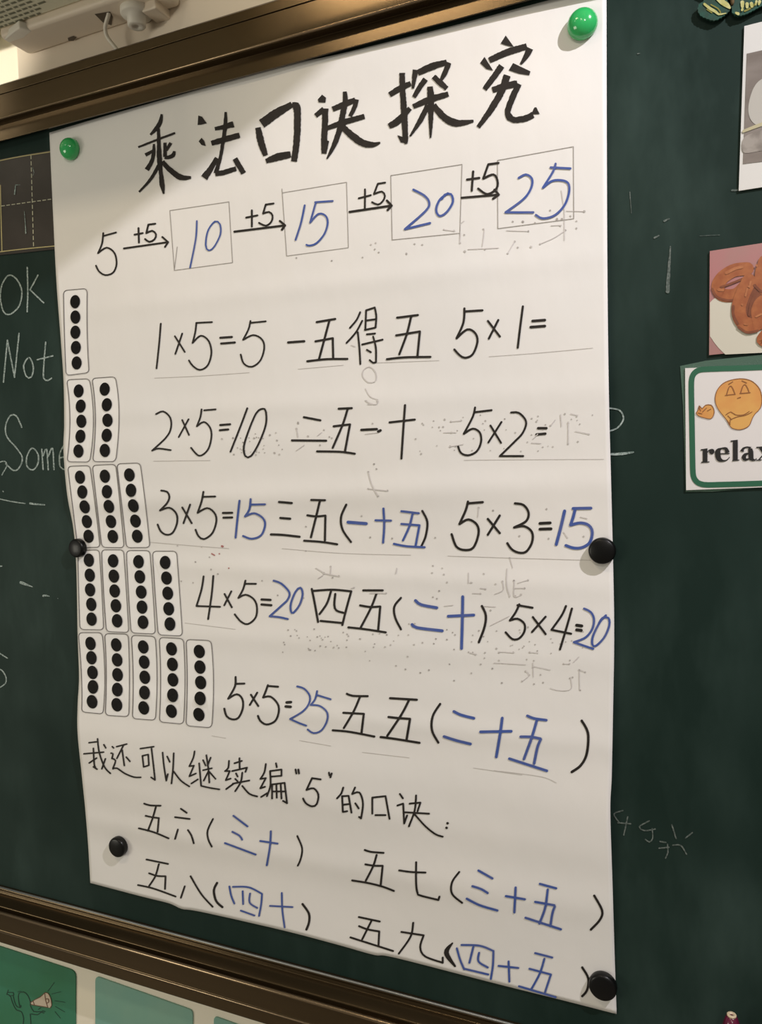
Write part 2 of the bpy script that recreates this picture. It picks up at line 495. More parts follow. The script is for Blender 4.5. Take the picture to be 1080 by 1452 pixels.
# ------------------------------------------------------------------ the poster
poster = empty('poster', (.38, -1.094, 0))
tag(poster, 'large white handwritten multiplication poster pinned on the green chalkboard by six magnets', 'poster')
s0 = paper(0.0)
EL = [(70, 188), (75, 300), (80, 400), (86, 480), (90, 540), (91, 600), (90, 640), (95, 700), (104, 750), (108, 800), (110, 900), (112, 960), (110, 1000), (110, 1040), (116, 1100), (121, 1150), (125, 1200), (128, 1252)]
ER = [(859.5, -21), (860, 200), (861, 400), (863, 560), (866, 680), (869, 800), (870.5, 900), (869, 1000), (867, 1100), (865, 1150), (868, 1250), (871, 1350), (874, 1438)]
ET = [(70, 188), (130, 170), (200, 150), (270, 130), (340, 108), (400, 92), (470, 79), (560, 57), (640, 37), (775, 1), (859.5, -21)]
EB = [(128, 1252), (200, 1271), (240, 1281), (258, 1289), (285, 1293), (400, 1319), (480, 1340), (530, 1354), (560, 1358), (700, 1394), (800, 1419), (874, 1438)]
def edge(E, surf, n):
    P = [surf(*p) for p in catmull_pts(E)]
    d = [0]
    for a, b in zip(P, P[1:]): d.append(d[-1] + (b - a).length)
    out, j = [], 0
    for i in range(n + 1):
        t = d[-1] * i / n
        while j < len(P) - 2 and d[j + 1] < t: j += 1
        k = (t - d[j]) / max(1e-9, d[j + 1] - d[j])
        out.append(P[j].lerp(P[j + 1], min(1, max(0, k))))
    return out
def catmull_pts(E):
    return [(x, y) for x, y, _ in catmull([(x, y, 0) for x, y in E], 6)]
NU, NV = 150, 216
eL, eR, eT, eB = edge(EL, s0, NV), edge(ER, s0, NV), edge(ET, s0, NU), edge(EB, s0, NU)
V = []
for j in range(NV + 1):
    t = j / NV
    for i in range(NU + 1):
        s = i / NU
        p = eL[j] * (1 - s) + eR[j] * s + eT[i] * (1 - t) + eB[i] * t - (eL[0] * (1 - s) * (1 - t) + eR[0] * s * (1 - t) + eL[NV] * (1 - s) * t + eR[NV] * s * t)
        V.append(Vector((p[0], p[1], hh(p[0], p[1]))))
Fc = [(j * (NU + 1) + i, j * (NU + 1) + i + 1, (j + 1) * (NU + 1) + i + 1, (j + 1) * (NU + 1) + i) for j in range(NV) for i in range(NU)]
sheet_o = link('paper_sheet', V, Fc, PAPER, poster, smooth=True)
if sheet_o.data.polygons[0].normal.y > 0: sheet_o.data.flip_normals()
sd = sheet_o.modifiers.new('thickness', 'SOLIDIFY'); sd.thickness = .00025; sd.offset = -1

pb, pk, pp, pg = paper(.0006), paper(.0008), paper(.0005), paper(.0004)
# pencil rules, bled-through specks
for tile_, wd_, text_ in [(A1, 3, '85,522 350,510 690,487;80,1052 440,1048'), (A2, 3, '100,465 390,440;600,425 1000,410'), (A3, 3, '330,385 640,362 990,330;170,1046 600,1042 1060,1040'), (A4, 3, '60,490 300,510 560,530;280,1005 600,1045'),
                      (A5, 3, '0,530 380,560 820,572'), (A6, 3, '20,450 400,462 860,475'), (B1, 3, '560,495 760,530;0,465 90,480'), (B2, 3, '60,570 360,605;770,670 1080,715'), (B3, 4, '0,915 250,945 430,975 530,1020')]:
    for t_ in text_.split(';'):
        write('pencil_rule', [(tile_, wd_, t_)], pg, FAINT, poster)
G = []
def specks(tile, text, wd):
    G.append((tile, wd, ';'.join(text.split())))
specks(T6, '310,437 360,442 165,508 203,512 125,555 505,435 410,463 390,503 512,535 660,495 675,525 785,508 965,395 965,430 910,440 727,445 835,342 935,370 650,397 760,403 885,418 625,555', 8)
specks(T6, '413,545 740,522 868,385 893,385 1003,347 700,398', 11)
specks(T5, '585,673 835,570 860,600 885,620 782,652 1062,630 865,560 360,655', 9)
specks(A1, '515,910 585,905 720,905 820,885 865,920 850,1000 590,1010 880,1010 730,1012 660,985 1000,812 990,845 1062,893', 11)
specks(A2, '575,812 265,853 165,893 300,897 315,905 900,820 1075,800 1075,870 1000,835 1025,833 1035,787 850,910 885,1005 585,1070 240,950 100,805 1070,957 605,670 535,668', 10)
specks(A3, '812,750 965,880 895,927 832,942 720,825 85,800 90,870 115,957 832,810 80,960 45,785 150,793 735,960 600,780 305,795 630,800 495,870', 10)
specks(A4, '385,520 345,615 445,663 488,692 435,585 1050,545 255,738 330,748 770,735 870,828 1035,845 230,512 990,1055', 9)
specks(A5, '600,22 548,40 548,148 670,160 610,195 150,390 505,322 560,458 975,460 700,465 960,640 1020,655 1030,695 955,685 1050,745 265,685 360,705 308,645 455,780 660,815 320,715 1000,800 960,840 985,850', 10)
specks(A6, '440,332 612,347 818,335 383,462 230,555 155,607 240,645 210,672 490,592 470,640 415,685 600,173 285,182 200,165 408,595 500,1018 320,1018 405,1018 182,1030 320,1065 270,770 300,615 340,600 448,677', 10)
specks(B2, '275,18 430,62 335,40 645,112 890,35 755,65 950,127 815,8 485,45', 10)
specks(B3, '268,70 340,178 300,102 418,165 725,58 732,232 775,78 645,130 668,122 65,170 238,155 590,8 640,8 395,100 330,40', 13)
for _ in range(70):
    x = random.uniform(470, 830); y = 905 + (x - 470) * .03 + random.gauss(0, 14)
    G.append((PX, random.uniform(1.4, 2.3), '%f,%f' % (x, y)))
for _ in range(34):
    G.append((PX, random.uniform(1.2, 2.0), '%f,%f' % (random.uniform(590, 840), random.uniform(588, 640))))
for _ in range(24):
    G.append((PX, random.uniform(1.2, 2.0), '%f,%f' % (random.uniform(330, 400), random.uniform(612, 648))))
for _ in range(26):
    G.append((PX, random.uniform(1.2, 2.2), '%f,%f' % (random.uniform(400, 480), random.uniform(890, 925))))
write('bled_through_speck', G, pg, GHOST, poster, .5)['kind'] = 'stuff'
write('bled_through_line', [(T6, 4, '915,345 1003,347;905,310 905,490;785,508 850,480 910,442;890,245 905,345;660,495 625,555;510,440 500,520;430,535 580,528;620,442 720,445;840,418 890,415;392,455 388,505;310,438 365,445;390,410 410,395'),
                            (A2, 5, '530,590 560,640 610,660;545,690 600,690;530,880 610,870;440,312 465,322;90,985 140,950;100,900 90,840;250,870 225,890'), (A2, 6, '555,450 592,480 600,520 590,545 550,550 515,515 515,475 555,450;530,665 560,685 600,690 612,670'),
                            (A3, 5, '880,862 970,880;833,800 833,940;720,828 750,790;785,755 790,830;850,750 895,760;85,800 150,795;40,870 120,870;75,960 165,945;600,935 660,940;640,880 610,910'),
                            (A5, 6, '548,40 570,120 610,195;548,148 670,162;215,655 265,690 230,720;270,690 365,708;310,645 305,700;440,785 460,778;560,815 660,815;730,655 725,690'),
                            (A6, 5, '367,525 365,620 385,690;410,600 410,690 455,678;415,640 470,640;430,610 495,590;385,465 400,520;140,550 140,610;150,607 165,607;210,640 245,645;165,670 215,672;340,600 345,650 295,675;200,165 195,220;800,220 840,230;700,310 725,345;320,1015 410,1020;505,1018 550,1022;150,1020 185,1030;790,1045 760,1075;0,745 50,740;215,745 300,750;270,860 380,805'),
                            (B3, 6, '0,0 100,5 270,15;330,0 335,120;340,30 480,60;270,70 300,105 235,160;650,120 655,220 560,235 480,215;725,60 728,230;735,60 780,80;590,8 645,8')], paper(.0005), GHOST2, poster, .3)['kind'] = 'stuff'
write('red_speck', [(A4, 13, '515,515 520,517'), (A4, 8, '450,563 468,573;498,563;558,655')], paper(.0005), RED, poster)['kind'] = 'stuff'

# title
def title():
    parts = []
    for tile, wd, txt in [
        (T1, 26, '265,172,16 255,230,30 225,280,30 178,330,14;240,280,20 243,400,28 248,520,36 258,620,28 268,710,36 281,782,12;85,425,14 230,368,16 368,316,16;205,400,14 204,460,26 190,530,28 150,598,34;140,485,26 205,450,20;290,390,22 290,440,24 290,500,28;288,500,30 315,503,26 352,488,30 362,455,18;335,392,24 300,450,18;245,560,26 180,670,22 92,768,14;270,535,30 330,600,38 410,655,40 490,657,20'),
        (T1, 26, '672,285,26 740,270,34 815,248,44;755,155,16 752,250,28 735,380,26 715,500,24 690,590,30 678,625,30;645,395,36 740,368,42 862,332,40;690,508,34 640,590,40 590,660,52;675,628,36 740,618,36 835,588,34;825,512,38 892,625,38'),
        (T2, 50, '85,490,40 105,590,50 142,705,36;112,462,66 220,385,64 345,312,40*;345,315,36 375,325,56 386,370,50 386,500,48 378,620,46 360,750,44;145,748,32 240,715,56 335,695,44'),
        (T2, 36, '525,400,32 590,350,42*;600,345,44 597,480,44 590,600,44 590,690,34;595,690,26 622,592,14;655,350,36 740,315,42 830,278,38*;838,275,36 825,330,32 790,405,28;748,215,28 752,290,38 732,400,42 705,520,40 665,630,34 612,730,10;615,495,30 740,450,42 900,405,36;720,470,36 790,540,50 880,605,52 960,622,40 1020,605,12'),
        (T3, 30, '55,425,30 120,385,36 190,352,30;135,285,34 138,400,34 148,540,38 156,700,32 160,738,16;50,625,32 110,590,42 185,510,28;220,265,34 213,320,28 203,385,14;235,285,34 330,242,42 420,217,30*;435,220,28 408,285,32 378,340,14;285,325,32 245,380,32 210,440,24;335,308,30 380,350,34 420,385,28;313,372,34 318,450,40 318,600,26 316,700,10;205,500,28 310,455,38 430,420,32;300,490,32 250,590,30 185,690,10;335,490,34 400,565,42 480,605,44 590,592,16'),
        (T3, 34, '690,205,34 800,155,42 930,115,36*;950,128,40 925,180,32 890,230,12;770,240,40 720,310,36 660,390,30;805,300,42 770,400,42 700,520,38 620,632,24;710,395,34 790,370,42 870,352,38*;880,355,34 845,430,38 808,530,36 822,570,40;815,565,40 850,585,36 920,575,38 970,552,38;985,548,50 985,505,12')]:
        for s in parse(tile, txt, wd):
            s = [(x, y, w_ * 1.06) for x, y, w_ in s]
            parts.append(ribbon(s, pb, 2.0, caps=False, jit=.16)); lift(parts[-1][0], len(parts))
    for tile, txt in [(T1, '545,182 575,192 610,242 572,252 540,255'), (T1, '570,353 590,375 603,417 570,408 548,380'), (T2, '575,238 605,262 600,300 548,297 542,275'), (T3, '103,682 165,702 168,735 125,728'),
                      (T3, '795,46 848,120 800,110 763,97'), (T3, '660,182 715,270 672,260 632,222'), (T3, '842,222 953,275 946,300 880,290 815,268')]:
        parts.append(fan([p for p in poly(tile, txt)], pb))
    return join(*parts)
link('title_lettering', *title(), INK, poster)

# counting row: 5 +5> 10 +5> 15 +5> 20 +5> 25
for part in [
    [(T4, 11, '118,362 110,430 85,490*;85,490 140,455 190,490 203,560 180,615 130,630 90,605 72,570;120,380 200,358')],
    [(T4, 12, '250,460 530,420;495,387 532,420*;532,420 512,450;318,372 370,362;343,330 346,422;408,308 450,302;406,308 393,362*;393,362 430,347 455,370 445,402 412,418 385,400')],
    [(T5, 14, '-35,488 288,448;255,420 288,448*;288,448 268,475'), (T5, 12, '40,398 112,384;76,352 76,455;165,315 215,308;165,315 148,372*;148,372 185,362 208,385 200,425 165,450 122,432')],
    [(T5, 15, '700,362 965,322;938,290 968,322*;968,322 942,350'), (T5, 12, '758,275 835,255;798,218 797,340;880,182 926,175;880,182 855,248*;855,248 905,232 925,260 910,295 880,315 843,300')],
    [(T6, 11, '398,280 580,265;560,240 582,265*;582,265 553,285;425,190 485,182;455,150 448,245;530,115 580,108;530,115 505,185*;505,185 555,165 575,195 570,235 525,262 480,235')]]:
    write('counting_row_lettering', part, pb, INK, poster)
for t, txt in [(T4, '543,218 920,162*;920,162 943,550*;943,550 572,600*;572,600 543,218;572,598 590,450'), (T5, '270,240 680,172*;680,172 692,590*;692,590 298,643*;298,643 268,215'),
               (T6, '48,170 400,115*;400,115 388,502;388,455 55,488*;55,488 48,170'), (T6, '575,95 950,27*;950,27 952,383*;952,383 577,432*;577,432 575,95')]:
    write('answer_box', [(t, 3.4 if t != T6 else 3.0, txt)], pp, PENCIL, poster)
for t, wd, txt in [(T4, 10, '715,285 708,400 672,582;830,288 785,350 772,440 790,472 825,450 865,370 862,305 830,288'),
                   (T5, 12, '413,320 390,430 355,540;480,300 592,292;485,300 465,370 448,430*;448,430 500,375 545,385 560,430 540,500 490,560 445,577 425,572'),
                   (T6, 11, '160,240 215,270 238,305 220,345 118,435*;118,435 242,405;330,258 290,290 272,340 290,370 325,350 355,300 345,262 315,265 302,285'),
                   (T6, 11, '680,182 715,165 745,185 742,230 705,285 615,352*;615,352 752,352;838,130 935,135;862,112 850,150 800,230*;800,230 850,195 915,200 930,240 910,310 860,365 800,382 765,365')]:
    write('blue_number', [(t, wd, txt)], pk, BLUE, poster)['label'] = 'blue marker answer'

def clusters(name, items, surf, material, label=None):
    # groups of characters standing apart from each other become parts of their own
    st = sorted((s for tile, wd, text in items for s in parse(tile, text, wd)), key=lambda s: min(p[0] for p in s))
    runs, right = [], -1e9
    for s in st:
        if min(p[0] for p in s) > right + 11: runs.append([])
        runs[-1].append(s)
        right = max(right, max(p[0] for p in s))
    for run in runs:
        parts = []
        for s in run:
            V, Fc = ribbon(s, surf)
            lift(V, len(parts))
            parts.append((V, Fc))
        o = link(name, *join(*parts), material, poster)
        if label: o['label'] = label
def eq(black, blue=None):
    clusters('equation_lettering', black, pb, INK)
    if blue: clusters('blue_answer_lettering', blue, pk, BLUE, 'blue marker answer')
eq([(A1, 11, '125,175 115,300 98,460;215,255 278,355;262,238 218,368;352,170 452,165;352,170 345,230 328,298*;328,298 380,252 430,285 448,360 425,440 375,470 330,445 305,410'), (A1, 14, '505,265 578,260;510,302 597,295'),
    (A1, 11, '695,170 795,160;697,158 685,210 650,278*;650,278 715,248 770,275 785,330 760,410 705,450 655,430 635,372')])
eq([(A2, 15, '38,295 140,287'), (A2, 14, '220,165 338,145;300,158 270,270 235,400;212,288 322,268*;322,268 325,395;160,415 280,402 415,400'),
    (A2, 12, '497,102 475,150 432,202;510,157 470,230 410,298;482,230 492,330 498,432;535,90 530,215;535,90 590,72*;590,72 600,130 595,200;535,155 595,147;527,215 595,200;540,243 592,238;510,308 640,277;580,258 597,330 598,420*;598,420 580,425 558,408;540,342 565,357'),
    (A2, 14, '733,137 865,120;822,130 795,240 747,370;727,250 878,225*;878,225 862,390;668,402 780,390 945,387')])
eq([(A3, 14, '172,97 287,90;172,78 165,170 122,268*;122,268 190,212 240,235 255,290 225,370 175,393 140,375 108,340;322,158 398,257;388,152 328,270;545,65 530,180 512,328'), (A3, 17, '607,158 685,152;595,197 685,190')])
eq([(A1, 11, '95,752 140,735 185,775 190,840 160,900 70,985*;70,985 110,972 188,982;262,790 305,885;302,785 240,898;402,728 475,722;385,722 378,770 355,830*;355,830 400,802 440,840 448,900 425,980 370,1018 318,967'), (A1, 14, '505,822 567,817;502,855 555,850'),
    (A1, 12, '677,715 630,840 570,992;775,718 735,745 685,860 655,960 665,1020 700,1020 750,940 795,820 795,735 775,718')])
eq([(A2, 14, '138,772 243,792;62,920 280,922;360,718 443,714;417,720 385,820 322,967;328,830 432,818*;432,818 400,990;222,990 370,993 462,1005;685,805 845,787;783,695 772,850 760,1035'), (A2, 16, '505,853 603,848;612,864 627,856')])
eq([(A3, 13, '240,740 345,727;240,710 225,770 168,878*;168,878 225,845 270,870 278,930 250,990 195,1015 150,1000 132,960;338,825 405,935;408,803 325,933;470,742 520,745 565,800 545,870 490,930 398,1020*;398,1020 547,1020'), (A3, 16, '642,842 695,842;632,882 688,877')])
eq([(A4, 12, '128,160 165,168 180,200 165,240 120,287*;120,287 180,270 225,310 228,370 200,430 160,442 125,420 105,377;262,268 322,368;312,250 270,368;397,200 472,198;397,168 385,230 360,302*;360,302 420,272 465,300 480,350 455,430 400,470 365,450 347,410'), (A4, 14, '522,303 580,302;525,333 580,332')],
   [(A4, 13, '627,225 615,330 602,460;700,250 790,248;698,215 690,280 662,325*;662,325 720,305 775,335 790,380 765,445 705,468 650,450')])
eq([(A4, 15, '880,233 960,240;888,335 950,340;828,440 900,443 1010,455'), (A5, 14, '185,220 272,222;240,225 215,330 183,458;160,318 215,325 275,320*;275,320 272,478;140,480 250,488 350,503'), (A5, 14, '408,250 375,330 385,410 438,488;893,290 925,360 915,450 885,520')],
   [(A5, 20, '420,362 535,371'), (A5, 14, '595,350 693,352;645,275 650,380 643,492;760,292 870,305;832,305 810,390 770,478;760,373 875,382*;875,382 850,515;712,500 790,515 908,522')])
eq([(A6, 14, '138,140 225,133;138,130 125,180 88,262*;88,262 140,235 190,265 200,320 170,400 120,415 70,395 42,322;255,232 325,315;325,212 255,325;415,140 465,150 495,195 480,245 410,282*;410,282 470,275 515,310 515,370 480,425 435,430 395,410 370,375'), (A6, 17, '562,258 622,255;562,292 627,290')],
   [(A6, 18, '707,185 685,280 658,382'), (A6, 17, '757,170 862,168;770,170 758,220 742,268*;742,268 800,255 850,270 870,310 855,370 810,400 760,403 715,388')])
eq([(A4, 12, '398,708 385,790 353,897*;353,897 503,902;460,705 450,820 427,980;532,820 578,905;575,803 530,892;665,755 732,755;665,735 650,790 620,845*;620,845 665,825 715,850 738,900 730,970 680,1012 635,995 597,950'), (A4, 15, '768,855 825,858;768,887 830,892')],
   [(A4, 13, '845,735 895,755 945,810 935,855 900,890 820,962*;820,962 880,968 935,980;1015,780 985,805 955,880 955,930 970,940 1010,890 1030,820 1015,780')])
eq([(A5, 14, '188,788 205,870 228,998;200,800 320,793 440,803*;440,803 410,910 383,1018;310,805 285,880 238,948;338,820 332,890 345,925 390,940;245,992 380,1005;517,797 640,797;600,820 565,910 500,1035;497,893 560,903 625,900*;625,900 612,1050;422,1033 530,1045 660,1065;757,845 715,900 720,970 757,1045'), (A6, 14, '220,745 243,800 235,870 202,958')],
   [(A5, 19, '850,862 885,888 985,908;828,1015 860,1035 1020,1055'), (A6, 17, '22,805 172,798;107,690 105,820 100,995')])
eq([(A6, 13, '430,740 518,755;440,735 420,780 385,830*;385,830 430,820 470,850 470,895 440,935 400,940 360,900;520,810 595,910;595,808 515,898;715,745 690,800 630,885*;630,885 745,908;750,760 725,850 680,1000'), (A6, 18, '778,858 808,862;778,885 805,888')],
   [(A6, 13, '822,760 860,780 880,820 870,880 830,930 762,958*;762,958 810,975 875,997;950,800 915,840 875,920 870,970 890,980 940,930 970,860 965,815 930,815 908,850')])
eq([(B1, 13, '158,133 208,132;152,90 148,150 105,228*;105,228 160,200 195,230 198,290 170,350 130,360 95,340 80,292;250,203 297,275;290,190 243,268;360,147 423,152;358,142 345,180 328,220*;328,220 375,215 420,260 428,310 405,370 350,393 310,370 295,338'), (B1, 17, '478,252 505,250;472,278 503,280')],
   [(B1, 12, '545,150 590,165 625,210 620,260 580,310 500,358*;500,358 560,385 602,400;672,205 758,232;672,180 660,230 632,268*;632,268 690,275 735,315 735,370 700,430 650,448 612,425')])
eq([(B1, 14, '862,197 900,210 995,212;945,218 905,310 843,415;840,318 970,325*;970,325 955,450;772,430 880,440 1037,470'), (B2, 15, '238,225 408,235;357,240 310,330 220,465;228,345 290,352 365,357*;365,357 342,495;178,473 270,485 425,510;557,262 510,340 505,430 545,508'), (B3, 22, '747,492 800,600 790,770 740,870 662,928')],
   [(B2, 18, '645,310 690,332 772,353;582,470 660,495 750,517;815,440 1010,436;953,352 940,450 915,600'), (B3, 23, '285,450 340,472 445,487;365,490 320,640 255,818;228,628 320,630 395,645*;398,650 370,720 342,855;132,815 450,918')])
write('sentence_lettering', [
    (B4, 12, '87,125 145,118;120,168 128,300 148,328*;148,328 120,310;152,95 165,200 205,310 250,360;212,248 185,325;200,140 215,165;88,280 145,242;48,210 198,197'),
    (B4, 12, '265,155 275,165;298,155 375,135;350,145 300,245;340,180 357,300;372,235 400,268;255,205 270,210 262,245*;262,245 290,262 270,320*;270,325 300,320 360,360 430,388 482,390'),
    (B4, 12, '480,170 582,155;565,170 580,300 592,410*;592,410 562,390;495,225 505,310;495,225 540,215*;540,215 545,295;505,310 545,298'),
    (B4, 12, '650,200 660,300 678,415*;678,415 690,365;685,230 705,272;735,205 730,320 718,437;735,345 790,415 855,460'),
    (B4, 12, '895,190 885,240 855,305*;855,305 890,300*;890,300 855,382*;855,382 905,360;870,437 920,405;930,282 945,455*;945,455 1010,470 1085,482;960,258 980,300;1018,238 995,300;960,335 1027,320;985,220 1000,320 1008,430;1000,345 965,415;1005,345 1055,402'),
    (B1, 11, '110,625 105,670 85,690*;85,690 115,690*;115,690 90,748*;90,748 120,738;92,805 140,770;145,640 192,625;177,608 178,670;130,690 225,668*;225,668 215,695;155,705 165,725;150,740 165,755;135,770 240,750;195,700 185,760 150,818;195,785 240,835 290,852'),
    (B1, 11, '345,645 335,700 310,740*;310,740 345,735*;345,735 310,800*;310,800 340,790;315,855 355,830;410,640 415,665;372,690 445,680*;445,680 445,720;372,690 375,780 352,850;380,725 445,720;385,775 385,865;385,775 465,765*;465,765 480,895*;480,895 455,880;412,775 415,860;440,772 445,865;388,820 470,820'),
    (B1, 12, '535,680 540,705;553,680 557,705;748,700 752,718;765,705 757,730;640,735 695,743;640,735 605,810*;605,810 650,800 680,840 670,900 640,915 600,895 583,865'),
    (B6, 13, '228,180 215,220 185,255;220,240 225,350;225,240 265,238*;265,238 285,355;225,300 270,295;225,350 255,345;310,180 290,225;290,225 340,215 365,290 352,395*;352,395 338,385;312,290 335,325'),
    (B6, 13, '430,250 430,362;430,250 522,240*;522,240 550,398;452,372 522,372;622,225 643,255;605,305 645,292*;645,292 652,430*;652,430 672,375;690,292 765,285*;765,285 745,345;735,235 725,340 685,450;655,352 825,362;728,370 800,450 870,505 920,522'),
    (B6, 17, '953,428;946,460')], pb, INK, poster)
eq([(B5, 10, '97,78 130,88 190,90;163,97 145,160 118,232;105,147 140,155 180,160*;180,160 173,238;67,218 150,240 235,275;305,107 338,130;272,155 355,165;288,225 272,278;345,228 365,260 378,303;487,165 457,230 460,280 480,322;965,262 992,330 985,390 968,430')],
   [(B5, 11, '603,147 682,207;597,238 637,260 652,282;555,302 728,367;755,290 853,305;815,235 810,320 792,428')])
eq([(B6, 14, '378,615 420,628 508,635;460,650 435,730 385,828;382,715 440,724 502,725*;502,725 488,862;290,827 400,845 500,870 580,900;617,757 700,768 800,772;735,700 735,850 745,915 765,932 890,963*;890,963 897,940;1035,768 985,840 985,920 1055,983'), (B7, 9, '978,243 1008,300 1000,335 965,373')],
   [(B7, 9, '535,147 588,177;512,207 545,218 570,233;490,255 540,280 607,300;640,245 712,257;677,212 672,307;770,198 832,215;800,220 790,290 768,350;752,267 825,280*;827,285 818,310 810,360;715,328 850,372')])
eq([(B5, 10, '110,395 232,420;180,422 160,490 125,545;125,473 170,488 218,490*;218,490 215,562;62,540 150,560 275,605;327,547 305,612;360,490 420,590 485,663'), (B5, 13, '510,528 492,570 505,630 540,665;995,648 1030,700 1032,750 1017,792')],
   [(B5, 10, '580,548 590,600 608,645;600,550 690,553 765,590*;765,590 760,650 748,715;655,575 658,648;697,588 695,640 738,670;645,685 722,713;810,658 938,665;877,585 880,680 893,780')])
eq([(B7, 7.5, '77,325 157,342;125,340 90,410;78,360 110,372 155,380*;155,380 152,437;45,403 208,455;240,382 325,395*;325,395 312,440 330,475 398,500*;398,500 398,480;285,347 275,400 230,465'), (B7, 9, '435,425,6 412,462,19 445,513,8;932,518 955,560 950,605 932,628')],
   [(B7, 8, '452,445 465,490 480,525;470,432 540,435 592,455*;592,455 590,510 582,562;515,440 500,500;537,462 535,495 570,518;480,523 572,545;612,512 687,520;650,495 653,572;752,463 817,480;787,485 770,540 738,600;730,523 812,545*;812,545 790,612;690,590 830,632')])

# strips of five printed dots, one to five per row
CARDS = [
 (C1, (55, 66), (243, 50), (258, 716), (75, 740), (62, 400), (243, 400), '148,155 150,277 150,397 154,518 160,640'),
 (C1, (80, 773), (260, 765), (262, 1425), (82, 1423), (106, 1090), (292, 1090), '176,862 192,982 197,1102 190,1221 174,1338'),
 (C1, (280, 762), (465, 749), (468, 1422), (285, 1422), (308, 1080), (495, 1050), '382,848 399,971 404,1094 398,1213 383,1333'),
 (C2, (82, 110), (245, 104), (320, 705), (156, 707), (118, 408), (285, 400), '173,190 190,298 207,408 224,516 236,624'),
 (C2, (263, 102), (435, 95), (497, 708), (333, 706), (297, 400), (468, 400), '356,183 371,296 385,405 401,516 414,626'),
 (C2, (443, 91), (615, 85), (687, 706), (514, 709), (480, 400), (655, 400), '536,173 548,286 565,400 581,512 594,624'),
 (C2, (156, 727), (314, 724), (346, 1312), (172, 1310), (162, 1010), (332, 1010), '238,800 245,910 247,1018 256,1125 258,1233'),
 (C2, (331, 724), (493, 724), (531, 1332), (366, 1325), (345, 1020), (513, 1020), '416,805 422,917 428,1026 437,1135 446,1245'),
 (C2, (513, 729), (686, 729), (727, 1343), (548, 1335), (528, 1030), (708, 1030), '603,811 613,922 623,1034 629,1145 636,1256'),
 (C2, (705, 734), (883, 734), (926, 1357), (747, 1350), (724, 1040), (905, 1040), '799,817 809,931 818,1043 825,1157 834,1269'),
 (C3, (97, 80), (257, 80), (262, 622), (120, 608), (119, 370), (274, 370), '180,152 186,247 193,345 196,441 190,540'),
 (C3, (273, 86), (430, 90), (434, 640), (277, 630), (284, 350), (438, 350), '351,161 357,261 360,360 358,459 355,560'),
 (C3, (450, 97), (610, 105), (611, 664), (457, 652), (463, 380), (622, 380), '531,175 537,276 541,377 539,479 534,581'),
 (C3, (636, 111), (798, 120), (798, 689), (637, 675), (646, 395), (808, 395), '719,188 725,291 728,394 726,497 718,603'),
 (C3, (815, 125), (982, 133), (986, 714), (814, 700), (823, 410), (998, 410), '904,205 908,309 913,412 909,518 901,625')]
pc, pe, pd = paper(.0003), paper(.0009), paper(.0009)
def qbez(a, m, b, t):         # curve through m at t = .5
    c = (2 * m[0] - .5 * (a[0] + b[0]), 2 * m[1] - .5 * (a[1] + b[1]))
    return ((1 - t) ** 2 * a[0] + 2 * t * (1 - t) * c[0] + t * t * b[0], (1 - t) ** 2 * a[1] + 2 * t * (1 - t) * c[1] + t * t * b[1])
for tile, tl, tr, br, bl, ml, mr, dots in CARDS:
    rad = (tr[0] - tl[0]) * .19
    hgt = bl[1] - tl[1]
    k = rad / hgt
    out = []
    def arc(a, c, b):
        for i in range(1, 6):
            t = i / 6
            out.append(((1 - t) ** 2 * a[0] + 2 * t * (1 - t) * c[0] + t * t * b[0], (1 - t) ** 2 * a[1] + 2 * t * (1 - t) * c[1] + t * t * b[1]))
    def lin(a, b, t): return (a[0] + (b[0] - a[0]) * t, a[1] + (b[1] - a[1]) * t)
    fr = .19
    R_ = [qbez(tr, mr, br, k + (1 - 2 * k) * i / 24) for i in range(25)]
    L_ = [qbez(bl, ml, tl, k + (1 - 2 * k) * i / 24) for i in range(25)]
    t0, t1 = lin(tl, tr, fr), lin(tl, tr, 1 - fr)
    b0, b1 = lin(br, bl, fr), lin(br, bl, 1 - fr)
    out += [lin(t0, t1, i / 6) for i in range(7)]
    arc(t1, tr, R_[0]); out += R_; arc(R_[-1], br, b0)
    out += [lin(b0, b1, i / 6) for i in range(7)]
    arc(b1, bl, L_[0]); out += L_; arc(L_[-1], tl, t0)
    ox, oy, sc = tile
    pts = [(ox + x / sc, oy + y / sc) for x, y in out]
    card = link('dot_card', *fan(pts, pc), CARD, poster)
    ring = [(x, y, .95) for x, y in pts] + [(pts[0][0], pts[0][1], .95)]
    link('card_outline', *ribbon(ring, pe, 3, caps=False), mat('thin_grey_print', (.12, .105, .10, 1), .6), card)
    for d in dots.split():
        x, y = [float(q) for q in d.split(',')]
        u, v = ox + x / sc, oy + y / sc
        q = pd(u, v)
        k2 = (on(u, v + 1) - on(u, v)).length
        rr = 9.35 * k2
        VV = [Vector((q[0], q[1], q[2] + .0002))] + [Vector((q[0] + rr * math.cos(a * math.tau / 28), q[1] + rr * math.sin(a * math.tau / 28), 0)) for a in range(28)]
        for p in VV[1:]: p[2] = hh(p[0], p[1]) + .0011
        link('dot', VV, [(0, 1 + a, 1 + (a + 1) % 28) for a in range(28)], PRINT, card)

